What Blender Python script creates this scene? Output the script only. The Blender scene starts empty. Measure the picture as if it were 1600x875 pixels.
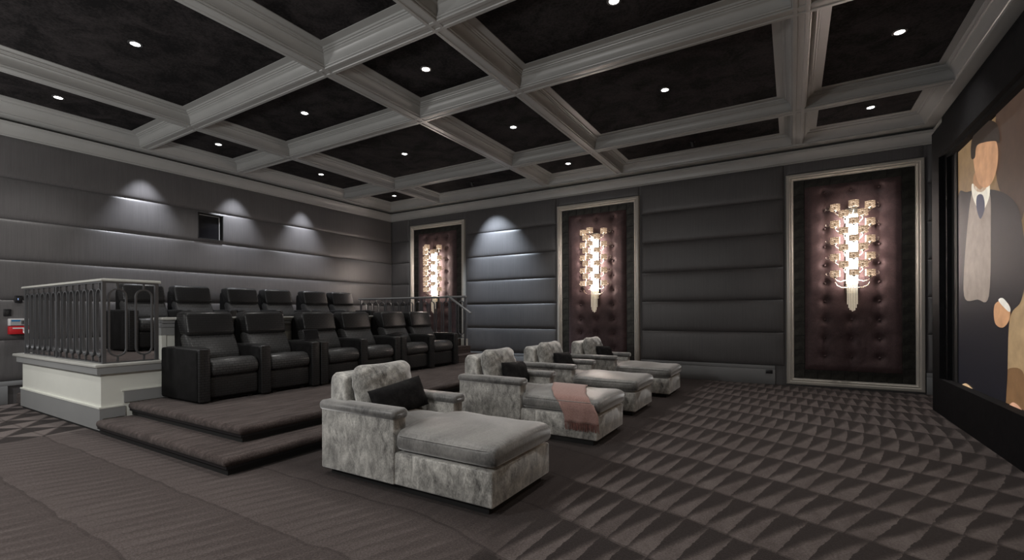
import bpy, bmesh, math, random
from mathutils import Vector, Matrix
random.seed(7)
R = math.radians
scene = bpy.context.scene
COL = scene.collection

# ------------------------------------------------------------------ camera
YAW, ROLL, FPX = .5434, -.004, 724.645
cam_d = bpy.data.cameras.new('camera')
cam = bpy.data.objects.new('camera', cam_d); COL.objects.link(cam)
fw = Vector((-math.sin(YAW), math.cos(YAW), 0)); rt = Vector((math.cos(YAW), math.sin(YAW), 0)); up = Vector((0, 0, 1))
rt2 = rt*math.cos(ROLL)+up*math.sin(ROLL); up2 = -rt*math.sin(ROLL)+up*math.cos(ROLL)
m = Matrix((rt2, up2, -fw)).transposed().to_4x4(); m.translation = (10.585, -10.337, 1.4)
cam.matrix_world = m
cam_d.sensor_width = 36; cam_d.lens = 36*FPX/1600; cam_d.shift_y = (489.36-437.5)/1600
cam_d.clip_start = .05
scene.camera = cam

# ------------------------------------------------------------------ world, exposure
world = bpy.data.worlds.new('world'); scene.world = world; world.use_nodes = True
world.node_tree.nodes['Background'].inputs[0].default_value = (.93, .97, 1, 1)
world.node_tree.nodes['Background'].inputs[1].default_value = .13
vs = scene.view_settings
vs.view_transform = 'Standard'; vs.look = 'None'; vs.gamma = 1; vs.use_curve_mapping = False; vs.exposure = 0.0
scene.cycles.use_denoising = True
scene.cycles.max_bounces = 5
scene.cycles.sample_clamp_indirect = 4

# room plan (metres): back wall x=0, framed-panel wall y=0, screen wall x=12.72
XL = 12.72; YN = -11.15
BX = [2.05, 5.455, 7.29, 10.68]           # beams running in y
BY = [-1.876, -4.70, -6.455, -9.28]       # beams running in x
ZB, ZP = 4.50, 4.70
LX = [1.08, 3.755, 6.37, 8.985, 11.68]; LY = [-.94, -3.29, -5.58, -7.87, -10.2]

def spot(name, loc, aim, power, angle, blend=.5, col=(1, .97, .93), size=.04, parent=None):
    d = bpy.data.lights.new(name, 'SPOT'); d.energy = power; d.spot_size = R(angle); d.spot_blend = blend
    d.color = col; d.shadow_soft_size = size
    o = bpy.data.objects.new(name, d); COL.objects.link(o); o.location = loc
    o.rotation_euler = (Vector(aim)-Vector(loc)).to_track_quat('-Z', 'Y').to_euler()
    if parent:
        o.parent = parent; o.location = Vector(loc)-parent.location
    return o
DOWN_POWER = 125
# small washers hidden in the crown slot above the back row
for y in (-6.42, -4.75, -3.09):
    spot('slot_light', (.40, y, 4.43), (.22, y, 2.0), 340, 66, 1.0, (.9, .93, 1), .03)
# unseen fill lamps added behind the camera to brighten the near sides of things
for x in (1.835, 6.67):
    d_ = bpy.data.lights.new('added_fill_lamp', 'POINT'); d_.energy = 210; d_.shadow_soft_size = .3; d_.color = (1, .975, .945)
    o_ = bpy.data.objects.new('added_fill_lamp', d_); COL.objects.link(o_); o_.location = (x, -10.85, 2.6)
# downlights of the coffers outside the frame
for i, x in enumerate(LX):
    for j, y in enumerate(LY):
        if (j == 4) or (j == 3 and i >= 2) or (j == 2 and i == 4):
            spot('downlight_lamp', (x, y, 4.64), (x, y, 0), DOWN_POWER, 86, .8)

# ------------------------------------------------------------------ material helpers
MATS = {}
def mat(name, col, rough=.6, metal=0, sheen=0, spec=.5, emit=None, estr=1, coat=0):
    if name in MATS: return MATS[name]
    M = bpy.data.materials.new(name); M.use_nodes = True
    b = M.node_tree.nodes['Principled BSDF']
    b.inputs['Base Color'].default_value = (*col, 1); b.inputs['Roughness'].default_value = rough
    b.inputs['Metallic'].default_value = metal; b.inputs['Specular IOR Level'].default_value = spec
    b.inputs['Sheen Weight'].default_value = sheen; b.inputs['Sheen Roughness'].default_value = .4
    b.inputs['Coat Weight'].default_value = coat
    if emit:
        b.inputs['Emission Color'].default_value = (*emit, 1); b.inputs['Emission Strength'].default_value = estr
    MATS[name] = M
    return M
class NT:
    """small node-building helper"""
    def __init__(s, M): s.t = M.node_tree; s.n = s.t.nodes; s.l = s.t.links; s.b = s.n['Principled BSDF']
    def node(s, typ, **kw):
        o = s.n.new(typ)
        for k, v in kw.items(): setattr(o, k, v)
        return o
    def put(s, sock, v):
        if hasattr(v, 'bl_rna') and isinstance(v, bpy.types.NodeSocket): s.l.new(v, sock)
        else: sock.default_value = v
    def math(s, op, a, b=None, c=None, clamp=False):
        o = s.node('ShaderNodeMath', operation=op); o.use_clamp = clamp
        s.put(o.inputs[0], a)
        if b is not None: s.put(o.inputs[1], b)
        if c is not None: s.put(o.inputs[2], c)
        return o.outputs[0]
    def coord(s, which='Object'): return s.node('ShaderNodeTexCoord').outputs[which]
    def mapping(s, v, scale=(1, 1, 1), rot=(0, 0, 0), loc=(0, 0, 0)):
        o = s.node('ShaderNodeMapping'); s.l.new(v, o.inputs['Vector'])
        o.inputs['Scale'].default_value = scale; o.inputs['Rotation'].default_value = rot; o.inputs['Location'].default_value = loc
        return o.outputs[0]
    def noise(s, v, scale, detail=3, rough=.5, dist=0):
        o = s.node('ShaderNodeTexNoise'); s.l.new(v, o.inputs['Vector']); o.inputs['Scale'].default_value = scale
        o.inputs['Detail'].default_value = detail; o.inputs['Roughness'].default_value = rough; o.inputs['Distortion'].default_value = dist
        return o.outputs[0]
    def ramp(s, f, stops):
        o = s.node('ShaderNodeValToRGB'); s.l.new(f, o.inputs[0]); e = o.color_ramp.elements
        while len(e) < len(stops): e.new(.5)
        for k, (p, c) in enumerate(stops):
            e[k].position = p; e[k].color = (*c, 1) if len(c) == 3 else c
        return o.outputs[0]
    def mix(s, f, a, b, mode='MIX'):
        o = s.node('ShaderNodeMix', data_type='RGBA', blend_type=mode)
        s.put(o.inputs[0], f); s.put(o.inputs[6], a if not isinstance(a, tuple) else (*a[:3], 1)); s.put(o.inputs[7], b if not isinstance(b, tuple) else (*b[:3], 1))
        return o.outputs[2]
    def bump(s, h, strength=.3, dist=.01):
        o = s.node('ShaderNodeBump'); o.inputs['Strength'].default_value = strength; o.inputs['Distance'].default_value = dist
        s.l.new(h, o.inputs['Height']); s.l.new(o.outputs[0], s.b.inputs['Normal'])
    def base(s, c): s.l.new(c, s.b.inputs['Base Color'])

# painted joinery
def paint(name, col, rough=.45):
    M = mat(name, col, rough); t = NT(M); v = t.coord()
    n = t.noise(v, 3, 4); t.base(t.mix(.12, col, t.ramp(n, [(.3, tuple(c*.7 for c in col)), (.7, tuple(min(1, c*1.25) for c in col))])))
    return M
M_TRIM = paint('grey_paint', (.385, .387, .378), .35)
M_WHITE = paint('white_paint', (.74, .75, .69), .5)
M_GREY = paint('mid_grey_paint', (.27, .275, .275), .5)
M_BASE = paint('baseboard_paint', (.21, .215, .22), .5)
M_LEDGE = paint('ledge_paint', (.48, .48, .45), .45)
M_FRAME = mat('frame_silver_paint', (.55, .52, .47), .35, .15)
M_METAL = mat('railing_steel', (.13, .133, .14), .38, .5)
M_RAIL = mat('handrail_paint', (.50, .50, .46), .35)
M_RAILD = mat('dark_handrail_metal', (.30, .305, .31), .35, .3)
M_BLACK = mat('black_plastic', (.010, .010, .012), .35)
M_VOID = mat('dark_gap_paint', (.012, .012, .012), .8)
M_PLINTH = mat('black_plinth', (.008, .008, .008), .6)

def silk(name, c0, c1):
    M = mat(name, c0, .42, sheen=.2, spec=.45); t = NT(M); v = t.coord()
    n = t.noise(t.mapping(v, (60, 60, 1.1)), 1, 3, .6)
    n2 = t.noise(t.mapping(v, (1, 1, 1.5)), 1.3, 2)
    col = t.ramp(n, [(.3, c0), (.7, c1)])
    t.base(t.mix(.35, col, t.ramp(n2, [(.35, c0), (.65, c1)])))
    t.bump(n, .12, .004)
    return M
M_SILK = silk('grey_silk', (.086, .083, .085), (.120, .115, .117))

def velvet(name, c0, c1, scale=7, stretch=(1, 1, 1), sheen=.6, rough=.75, fine=60, contrast=(.36, .64), bump=.25, spec=.3, patch=0):
    M = mat(name, c0, rough, sheen=sheen, spec=spec); t = NT(M); v = t.coord()
    n = t.noise(t.mapping(v, stretch), scale, 6, .68, .6)
    f = t.noise(t.mapping(v, (1.6, 1.6, .8)), fine, 4, .7)
    k = t.math('ADD', t.math('MULTIPLY', n, .62), t.math('MULTIPLY', f, .38))
    if patch:
        k = t.math('ADD', k, t.math('MULTIPLY', t.math('SUBTRACT', t.noise(v, 3.1, 3, .6, .8), .5), patch))
    t.base(t.ramp(k, [(contrast[0], c0), (.5, tuple((a+b)/2*.9 for a, b in zip(c0, c1))), (contrast[1], c1)]))
    t.bump(k, bump, .01)
    return M
M_CRUSH = velvet('crushed_grey_velvet', (.085, .083, .078), (.68, .665, .62), 15.0, (1, 1, .5), .9, .45, 75, (.34, .66), .3, .35, .35)
M_CRUSHT = velvet('brushed_grey_velvet_seat', (.06, .06, .06), (.30, .293, .278), 3.0, (1, .6, 1), .9, .40, 40, (.34, .70), .15, .4, .25)
M_BLKV = velvet('black_velvet', (.004, .004, .005), (.022, .021, .021), 12, sheen=0, fine=80, spec=.12)
M_CEIL = velvet('dark_ceiling_fabric', (.010, .0095, .010), (.042, .037, .038), 2.4, (1, 1, 1), 0, .9, 22, (.42, .62), .25, .12)
M_AUBER = velvet('aubergine_velvet', (.055, .032, .034), (.125, .080, .082), 3.2, (1, 1, 1), .15, .6, 50)
M_MIRROR = mat('antiqued_mirror', (.05, .05, .046), .42, .55)
t = NT(M_MIRROR); n = t.noise(t.coord(), 5, 5, .65); t.base(t.ramp(n, [(.35, (.012, .012, .011)), (.6, (.05, .048, .042)), (.75, (.11, .105, .09))]))
M_SCRV = velvet('black_screen_velvet', (.004, .004, .005), (.011, .011, .013), 9, sheen=0, fine=80, spec=.12)

def recliner_mat(name, lo, hi, mort):
    M = mat(name, lo, .4, sheen=0, spec=.4); t = NT(M); uv = t.coord('UV')
    b = t.node('ShaderNodeTexBrick'); t.l.new(t.mapping(uv, (1, 1, 1)), b.inputs['Vector'])
    b.inputs['Scale'].default_value = 1; b.inputs['Brick Width'].default_value = .072; b.inputs['Row Height'].default_value = .030
    b.inputs['Mortar Size'].default_value = .0045; b.inputs['Mortar Smooth'].default_value = .3; b.offset = .5
    b.inputs['Color1'].default_value = (*hi, 1); b.inputs['Color2'].default_value = (*lo, 1); b.inputs['Mortar'].default_value = (*mort, 1)
    n = t.noise(t.coord(), 6, 5, .6)
    t.base(t.mix(t.ramp(n, [(.35, (0, 0, 0)), (.7, (.8, .8, .8))]), b.outputs[0], (lo[0]*.6, lo[1]*.6, lo[2]*.6)))
    rr = t.ramp(b.outputs['Fac'], [(0, (.33, .33, .33)), (1, (.65, .65, .65))]); t.l.new(rr, t.b.inputs['Roughness'])
    t.bump(b.outputs['Fac'], -.35, .004)
    return M
M_KEY = recliner_mat('black_key_weave', (.017, .017, .0175), (.024, .024, .025), (.004, .004, .004))
M_KEYL = recliner_mat('black_key_weave_sheen', (.050, .050, .0505), (.064, .064, .065), (.012, .012, .012))  # paler weave: sheen of seats and lower backs put into the colour
M_PLUSH = velvet('black_plush', (.005, .005, .005), (.013, .0125, .013), 8, sheen=0, fine=70, spec=.1)

def carpet_plain():
    M = mat('brown_carpet', (.07, .06, .058), .95, sheen=.08, spec=.08); t = NT(M); v = t.coord()
    f = t.math('MULTIPLY_ADD', t.noise(v, 75, 4, .85), 1.5, -.25); s = t.noise(t.mapping(v, (9, 1.2, 9)), 2.2, 4, .6)
    k = t.math('ADD', t.math('MULTIPLY', f, .45), t.math('MULTIPLY', s, .55))
    t.base(t.ramp(k, [(.36, (.038, .0295, .028)), (.52, (.078, .062, .058)), (.66, (.132, .108, .101))]))
    t.bump(f, .6, .01)
    return M
M_STEP = carpet_plain()

def carpet_floor():
    # carpet pile laid in combed bands of wedges; bands drift towards the camera as they near the screen
    M = mat('combed_brown_carpet', (.07, .06, .058), .95, sheen=.08, spec=.08); t = NT(M)
    v = t.coord(); wob = t.noise(v, 2.5, 2); wob2 = t.noise(v, 14, 3, .7)
    sx = t.node('ShaderNodeSeparateXYZ'); t.l.new(v, sx.inputs[0]); x, y = sx.outputs[0], sx.outputs[1]
    xr = t.math('SUBTRACT', t.math('MAXIMUM', x, 8.4), 9.0)
    drift = t.math('ADD', t.math('MULTIPLY', xr, .27), t.math('MULTIPLY', t.math('MULTIPLY', xr, xr), .045))
    vv = t.math('ADD', t.math('ADD', y, drift), t.math('MULTIPLY', t.math('SUBTRACT', wob, .5), .10))
    band = t.math('DIVIDE', t.math('ADD', vv, 7.40), .655)
    tb = t.math('FRACT', band); ib = t.math('FLOOR', band)
    # pile combed in long wedges: upright beside the chaises, leaning more towards the screen and the camera
    near = t.math('MULTIPLY_ADD', y, -.27, -.68, clamp=True)
    sh = t.math('MULTIPLY', t.math('MULTIPLY', t.math('SUBTRACT', x, 9.05), .80), near)
    lf = t.math('LESS_THAN', x, 8.95)
    sh = t.math('ADD', t.math('MULTIPLY', t.math('MAXIMUM', t.math('MINIMUM', sh, 1.7), -.2), t.math('SUBTRACT', 1, lf)), t.math('MULTIPLY', lf, 1.6))
    far = t.math('LESS_THAN', x, 3.2)
    sh = t.math('MULTIPLY', sh, t.math('SUBTRACT', 1, far))
    per = t.math('MULTIPLY_ADD', far, .16, .137)
    u = t.math('DIVIDE', x, per)
    uu = t.math('ADD', t.math('ADD', u, t.math('MULTIPLY', ib, .37)), t.math('MULTIPLY', tb, t.math('MULTIPLY', sh, -1)))
    uu = t.math('ADD', uu, t.math('MULTIPLY', t.math('SUBTRACT', wob2, .5), .22))
    fu = t.math('FRACT', uu)
    d = t.math('SUBTRACT', fu, tb)
    tri = t.math('MULTIPLY_ADD', d, 3.2, .5, clamp=True)     # 1 = light wedge
    worn = t.math('MULTIPLY_ADD', t.noise(t.mapping(v, (2.2, 1, 1)), 2.3, 4, .65), 1.5, -.25, clamp=True)
    tri = t.math('ADD', t.math('MULTIPLY', tri, t.math('MULTIPLY_ADD', worn, .65, .42)), .06)
    # beyond the plinth the carpet is combed in rows of upright triangles
    xr_ = t.math('ADD', t.math('MULTIPLY', x, .80), t.math('MULTIPLY', y, .60)); yr_ = t.math('SUBTRACT', t.math('MULTIPLY', y, .80), t.math('MULTIPLY', x, .60))
    bf = t.math('DIVIDE', yr_, .46); tf = t.math('FRACT', bf)
    tw = t.math('ABSOLUTE', t.math('MULTIPLY_ADD', t.math('FRACT', t.math('ADD', t.math('DIVIDE', xr_, .40), t.math('MULTIPLY', t.math('FLOOR', bf), .5))), 2, -1))
    tri_f = t.math('MULTIPLY_ADD', t.math('SUBTRACT', t.math('SUBTRACT', 1, tf), tw), 5.0, .5, clamp=True)
    tri = t.math('ADD', t.math('MULTIPLY', tri, t.math('SUBTRACT', 1, far)), t.math('MULTIPLY', tri_f, far))
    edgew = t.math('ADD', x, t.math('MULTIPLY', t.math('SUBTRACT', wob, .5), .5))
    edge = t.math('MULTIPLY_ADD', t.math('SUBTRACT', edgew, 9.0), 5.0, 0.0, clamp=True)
    # the open field by the steps is combed lightly; the lane round the chaises is coloured darker
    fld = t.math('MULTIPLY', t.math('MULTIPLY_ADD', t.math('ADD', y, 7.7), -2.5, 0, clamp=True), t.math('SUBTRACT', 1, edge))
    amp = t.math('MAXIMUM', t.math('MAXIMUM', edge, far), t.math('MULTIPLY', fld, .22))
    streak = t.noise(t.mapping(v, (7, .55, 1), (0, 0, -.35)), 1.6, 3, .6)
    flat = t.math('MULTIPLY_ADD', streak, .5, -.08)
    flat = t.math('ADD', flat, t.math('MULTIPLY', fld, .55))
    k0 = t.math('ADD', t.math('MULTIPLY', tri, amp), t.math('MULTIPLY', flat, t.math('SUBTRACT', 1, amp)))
    seam = t.math('MULTIPLY', t.math('LESS_THAN', tb, .035), .25)
    fine = t.noise(v, 75, 4, .85)
    k = t.math('ADD', t.math('MULTIPLY', t.math('SUBTRACT', k0, seam), .50), t.math('MULTIPLY', t.math('MULTIPLY_ADD', fine, 1.7, -.35), .50))
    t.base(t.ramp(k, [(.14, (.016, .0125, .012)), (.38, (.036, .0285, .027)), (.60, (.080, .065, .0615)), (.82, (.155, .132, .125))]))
    t.bump(fine, .6, .01)
    return M
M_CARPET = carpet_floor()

# ------------------------------------------------------------------ mesh helpers
def obj(name, me, material=None, parent=None, smooth=40, loc=None):
    if isinstance(me, bmesh.types.BMesh):
        b = me; me = bpy.data.meshes.new(name)
        bmesh.ops.recalc_face_normals(b, faces=b.faces[:]); b.to_mesh(me); b.free()
    if material: me.materials.append(material)
    if smooth:
        me.shade_smooth(); me.set_sharp_from_angle(angle=R(smooth))
    o = bpy.data.objects.new(name, me); COL.objects.link(o)
    if parent: o.parent = parent
    if loc: o.location = loc
    return o
def box(b, x0, x1, y0, y1, z0, z1, r=0, seg=2):
    vs_ = [b.verts.new((x, y, z)) for x in (x0, x1) for y in (y0, y1) for z in (z0, z1)]
    fs = [b.faces.new([vs_[i] for i in q]) for q in ((0, 1, 3, 2), (4, 6, 7, 5), (0, 4, 5, 1), (2, 3, 7, 6), (0, 2, 6, 4), (1, 5, 7, 3))]
    if r > 0:
        es = list({e for f in fs for e in f.edges})
        bmesh.ops.bevel(b, geom=es, offset=r, segments=seg, profile=.5, affect='EDGES')
def BM(*boxes):
    b = bmesh.new()
    for q in boxes: box(b, *q)
    return b
def uvbox(o):
    me = o.data; uv = me.uv_layers.new(name='UVMap')
    for p in me.polygons:
        n = p.normal; a = max(range(3), key=lambda i: abs(n[i]))
        for li in p.loop_indices:
            c = me.vertices[me.loops[li].vertex_index].co
            uv.data[li].uv = ((c.y, c.z) if a == 0 else (c.x, c.z) if a == 1 else (c.y, c.x))
def tube(b, pts, r, n=8, closed=False, cap=True):
    pts = [Vector(p) for p in pts]; rings = []
    N = len(pts); prev = None
    for i, p in enumerate(pts):
        a = pts[(i-1) % N] if (closed or i > 0) else p; c = pts[(i+1) % N] if (closed or i < N-1) else p
        d = (c-a).normalized()
        if prev is None:
            q = d.orthogonal().normalized()
        else:
            q = (prev-d*prev.dot(d)).normalized()
        prev = q; w = d.cross(q)
        rings.append([b.verts.new(p+q*r*math.cos(2*math.pi*k/n)+w*r*math.sin(2*math.pi*k/n)) for k in range(n)])
    M_ = N if closed else N-1
    for i in range(M_):
        A, B = rings[i], rings[(i+1) % N]
        for k in range(n): b.faces.new((A[k], A[(k+1) % n], B[(k+1) % n], B[k]))
    if cap and not closed:
        b.faces.new(rings[0]); b.faces.new(rings[-1])
def lathe(b, prof, c=(0, 0, 0), n=20):
    rings = []
    for r, z in prof:
        rings.append([b.verts.new((c[0]+r*math.cos(2*math.pi*k/n), c[1]+r*math.sin(2*math.pi*k/n), c[2]+z)) for k in range(n)])
    for A, B in zip(rings, rings[1:]):
        for k in range(n): b.faces.new((A[k], A[(k+1) % n], B[(k+1) % n], B[k]))
    b.faces.new(rings[0]); b.faces.new(rings[-1])
def loft(b, rings, cap=True):
    V = [[b.verts.new(p) for p in r] for r in rings]; n = len(V[0])
    for A, B in zip(V, V[1:]):
        for k in range(n): b.faces.new((A[k], A[(k+1) % n], B[(k+1) % n], B[k]))
    if cap: b.faces.new(V[0]); b.faces.new(V[-1])
def grid(b, P):
    V = [[b.verts.new(p) for p in row] for row in P]
    for i in range(len(V)-1):
        for j in range(len(V[0])-1): b.faces.new((V[i][j], V[i+1][j], V[i+1][j+1], V[i][j+1]))
    return V
def prism(b, prof, path_fn):
    """sweep the 2D profile between consecutive frames path_fn -> list of functions (d, z) -> point"""
    loft(b, [[f(d, z) for d, z in prof] for f in path_fn])
def tag(o, label, cat, group=None):
    o['label'] = label; o['category'] = cat
    if group: o['group'] = group
    return o
def struct(o, label=None):
    o['kind'] = 'structure'
    if label: o['label'] = label
    return o
def empty(name, loc, rz=0):
    o = bpy.data.objects.new(name, None); COL.objects.link(o); o.location = loc; o.rotation_euler = (0, 0, rz); o.empty_display_size = .1
    return o
KIDS = {}
def copy_tree(o, loc=None, parent=None):
    c = o.copy(); COL.objects.link(c)
    if parent: c.parent = parent
    for ch in o.children: copy_tree(ch, None, c)
    if loc is not None: c.location = loc
    return c
def pillow(w, h, t, n=18, saddle=0., seed=0, wr=.01, rc=0.):
    """plump cushion standing in the y-z plane, thickness along x, bottom at z=0"""
    rnd = random.Random(seed); ph = [rnd.uniform(0, 6.28) for _ in range(6)]
    b = bmesh.new(); rows = {}
    for s in (1, -1):
        P = []
        for i in range(n+1):
            row = []
            for j in range(n+1):
                u = -1+2*i/n; v = -1+2*j/n
                u = math.copysign(1-(1-abs(u))**1.5, u); v = math.copysign(1-(1-abs(v))**1.5, v)
                th = t/2*((1-abs(u)**3.0)**.5)*((1-abs(v)**3.0)**.5)
                pinch = 1-.06*(abs(u)**2)*(1-abs(v)**2) - 0.0
                yy = u*w/2*(1-.05*(1-v*v)*abs(u)); zz = h/2+v*h/2*(1-.04*(1-u*u)*abs(v)) - saddle*(1-u*u)*max(0, v)
                if rc:
                    yy = u*w/2*(1-rc*abs(v)**8); zz = h/2+v*h/2*(1-rc*abs(u)**8)-saddle*(1-u*u)*max(0, v)
                wv = wr*(math.sin(9*u+5*v+ph[0])+.7*math.sin(15*v-7*u+ph[1])+.5*math.sin(23*u+ph[2]+4*v))*min(1, th/(t*.2+1e-6))
                row.append((s*(th+wv*.5), yy, zz))
            P.append(row)
        grid(b, P)
    bmesh.ops.remove_doubles(b, verts=b.verts[:], dist=1e-4)
    return b

# ------------------------------------------------------------------ floor, platforms
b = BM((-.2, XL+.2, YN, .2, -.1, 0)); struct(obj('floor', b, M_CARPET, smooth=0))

def rounded_step(name, x0, x1, y0, y1, ztop, h, over=.05, th=.085, label=None):
    """carpeted platform: dark recessed riser with a fat rolled carpet nosing on top"""
    root = struct(empty(name, ((x0+x1)/2, (y0+y1)/2, ztop-h)), label)
    off = root.location
    r_ = BM((x0, x1-over, y0+over, y1-over, ztop-h, ztop-th*.6)); o = obj('riser', r_, M_PLINTH, root, 0); o.data.transform(Matrix.Translation(-off))
    b_ = bmesh.new(); box(b_, x0, x1, y0, y1, ztop-th, ztop, .038, 4); o = obj('carpet_tread', b_, M_STEP, root, 50); o.data.transform(Matrix.Translation(-off))
    # slim black moulding under the roll
    b_ = BM((x0, x1-over*.45, y0+over*.45, y1-over*.45, ztop-th-.018, ztop-th+.004)); o = obj('nosing_trim', b_, M_BLACK, root, 0); o.data.transform(Matrix.Translation(-off))
    return root
rounded_step('step_platform', 3.60, 6.44, -8.22, -1.0, .165, .165, label='lower carpeted step with rolled dark brown edge')
rounded_step('seating_platform', 3.60, 6.10, -7.91, -1.3, .325, .160, label='carpeted platform carrying the front row of recliners')

# upper (back row) platform: painted plinth
plat = struct(empty('upper_platform', (2, -5, 0)), 'grey and white painted platform under the back row of recliners')
def P(name, bm_, mt, sm=0, par=None, off=(2, -5, 0)):
    o = obj(name, bm_, mt, par or plat, sm); o.data.transform(Matrix.Translation(-Vector(off))); return o
YL, YR_ = -8.17, -1.50
PX0, PX1 = .55, 3.58
P('panel_body', BM((PX0+.02, PX1-.02, YL+.02, YR_-.02, .0, .80)), M_WHITE)
P('carpet_top', BM((PX0+.02, PX1-.05, YL+.07, YR_-.07, .80, .815)), M_STEP)
# skirting: left side, front (stepped over the stairs)
P('skirting', BM((PX0, PX1, YL, YL+.03, .03, .285), (PX1-.03, PX1-.001, YL+.03, -7.92, .165, .285), (PX1-.03, PX1, -7.93, -7.5, .325, .465)), M_GREY)
P('skirting_cap', BM((PX0, PX1+.004, YL-.006, YL+.03, .285, .305), (PX1-.03, PX1+.004, YL+.03, -7.94, .285, .300), (PX1-.03, PX1+.006, -7.95, -7.5, .465, .48)), M_WHITE)
P('shadow_gap', BM((PX0+.02, PX1-.01, YL+.015, YL+.03, 0, .03)), M_VOID)
P('ledge_moulding', BM((PX0-.06, PX1+.03, YL-.03, YL+.10, .695, .775), (PX1-.08, PX1+.03, YL+.10, -7.50, .695, .775)), M_GREY)
b = bmesh.new(); box(b, PX0-.18, PX1+.045, YL-.05, YL+.16, .775, .815, .012); box(b, PX1-.14, PX1+.043, YL+.0, -7.50, .774, .8145, .012)
P('ledge', b, M_LEDGE, 40)
# parapet between the two rows
P('parapet_body', BM((3.44, 3.555, -7.53, -2.4, .33, 1.33)), M_WHITE)
P('parapet_frieze', BM((3.43, 3.57, -7.535, -2.39, 1.13, 1.23)), M_GREY)
b = bmesh.new(); box(b, 3.42, 3.585, -7.54, -2.38, 1.23, 1.29, .01); box(b, 3.41, 3.61, -7.545, -2.37, 1.285, 1.325, .012)
P('parapet_moulding', b, M_BASE, 40)
b = bmesh.new(); box(b, 3.36, 3.64, -7.55, -2.36, 1.325, 1.362, .012); P('parapet_ledge', b, M_LEDGE, 40)
for k in range(12):   # raised stiles on the parapet face
    y = -7.53+k*.42
    if y < -2.45: P('stile', BM((3.555, 3.567, y, y+.05, .40, 1.13)), M_WHITE)
# carpeted stair beside the front row, up to the back row
st = struct(empty('stair_flight', (4, -1.95, .325)), 'dark carpeted stair beside the far end of the front row')
for k in range(3):
    o = obj('tread', BM((3.58, 4.42-k*.28, -2.36, -1.55, .325, .325+.16*(k+1))), M_STEP, st, 0); o.data.transform(Matrix.Translation((-4, 1.95, -.325)))
o = obj('stringer', BM((3.55, 3.98, -1.55, -1.44, .33, .80)), M_WHITE, st, 0); o.data.transform(Matrix.Translation((-4, 1.95, -.325)))
# stair behind the platform at the back wall
st = struct(empty('back_stair', (.27, -7.6, 0)), 'carpeted step between platform and back wall')
for k in range(4):
    b = bmesh.new(); box(b, .0, .54, -8.10+k*.3, -6.4, k*.16+(.001 if k else 0), .16*(k+1), .02)
    o = obj('tread', b, M_STEP, st, 40); o.data.transform(Matrix.Translation((-.27, 7.6, 0)))

# ------------------------------------------------------------------ walls with padded panels
ROWS = [.365, 1.009, 1.644, 2.275, 2.92, 3.572, 4.235]
def pad_strip(along0, along1, z0, z1, place, hole=None, bulge=.042, r=.10):
    """padded strip: place(a, d, z) -> world point, d = distance out of the wall"""
    L = along1-along0
    a_s = sorted({along0, along1, *(along0+f for f in (.01, .03, .06, .11) if f < L/2), *(along1-f for f in (.01, .03, .06, .11) if f < L/2), *( (along0+L*k/8) for k in range(1, 8)), *((hole[0], hole[1]) if hole else ())})
    z_s = sorted({*(z0+(z1-z0)*(.5-.5*math.cos(math.pi*k/20)) for k in range(21)), *((hole[2], hole[3]) if hole else ())})
    def d(a, z):
        tz = min(z-z0, z1-z)/((z1-z0)/2); ta = min(1, min(a-along0, along1-a)/.12)
        return .004+bulge*((1-(1-min(1, tz*1.0))**9)**.6*.72+.28*(1-(1-min(1, tz))**2))*(1-(1-ta)**3)**.6
    b = bmesh.new()
    V = [[b.verts.new(place(a, d(a, z), z)) for z in z_s] for a in a_s]
    for i in range(len(a_s)-1):
        for j in range(len(z_s)-1):
            if hole and hole[0]-1e-6 <= a_s[i] and a_s[i+1] <= hole[1]+1e-6 and hole[2]-1e-6 <= z_s[j] and z_s[j+1] <= hole[3]+1e-6: continue
            b.faces.new((V[i][j], V[i+1][j], V[i+1][j+1], V[i][j+1]))
    return b
HY0, HY1, HZ0, HZ1 = -5.465, -4.97, 2.985, 3.525
wb = struct(obj('wall_back', BM((-.15, 0, YN, HY0, 0, 4.8), (-.15, 0, HY1, .15, 0, 4.8), (-.15, 0, HY0, HY1, 0, HZ0), (-.15, 0, HY0, HY1, HZ1, 4.8)), M_SILK, smooth=0))
ws = struct(obj('wall_side', BM((-.15, XL+.15, 0, .15, 0, 4.8)), M_SILK, smooth=0))
struct(obj('wall_screen', BM((XL, XL+.15, YN, .15, 0, 4.8)), M_SILK, smooth=0))
for i in range(6):
    hole = (HY0, HY1, HZ0, HZ1) if i == 4 else None
    obj('upholstered_panel', pad_strip(YN, 0, ROWS[i], ROWS[i+1], lambda a, d, z: (d, a, z), hole), M_SILK, wb, 60)
SECT = [(.0, .80), (2.86, 5.66), (7.68, 10.49), (12.51, XL)]
for s0, s1 in SECT:
    for i in range(6):
        obj('upholstered_panel', pad_strip(s0+.03, s1-.03, ROWS[i], ROWS[i+1], lambda a, d, z: (a, -d, z)), M_SILK, ws, 60)
# strips of upholstery above the frames
for s0, s1 in ((.80, 2.86), (5.66, 7.68), (10.49, 12.51)):
    obj('upholstered_panel', pad_strip(s0+.01, s1-.01, 4.02, ROWS[6], lambda a, d, z: (a, -d, z), None, .02), M_SILK, ws, 60)
# baseboards
for k, (s0, s1) in enumerate([(0, .79), (2.87, 5.65), (7.69, 10.30), (12.52, XL)]):
    o = struct(obj('baseboard_side' if k == 0 else 'baseboard_side', BM((s0, s1, -.05, 0, 0, .285, .006), (s0, s1, -.035, 0, .285, .36, .006)), M_BASE))
struct(obj('baseboard_back', BM((0, .05, YN, -8.2, 0, .285, .006), (0, .035, YN, -6.3, .285, .36, .006)), M_BASE))
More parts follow.
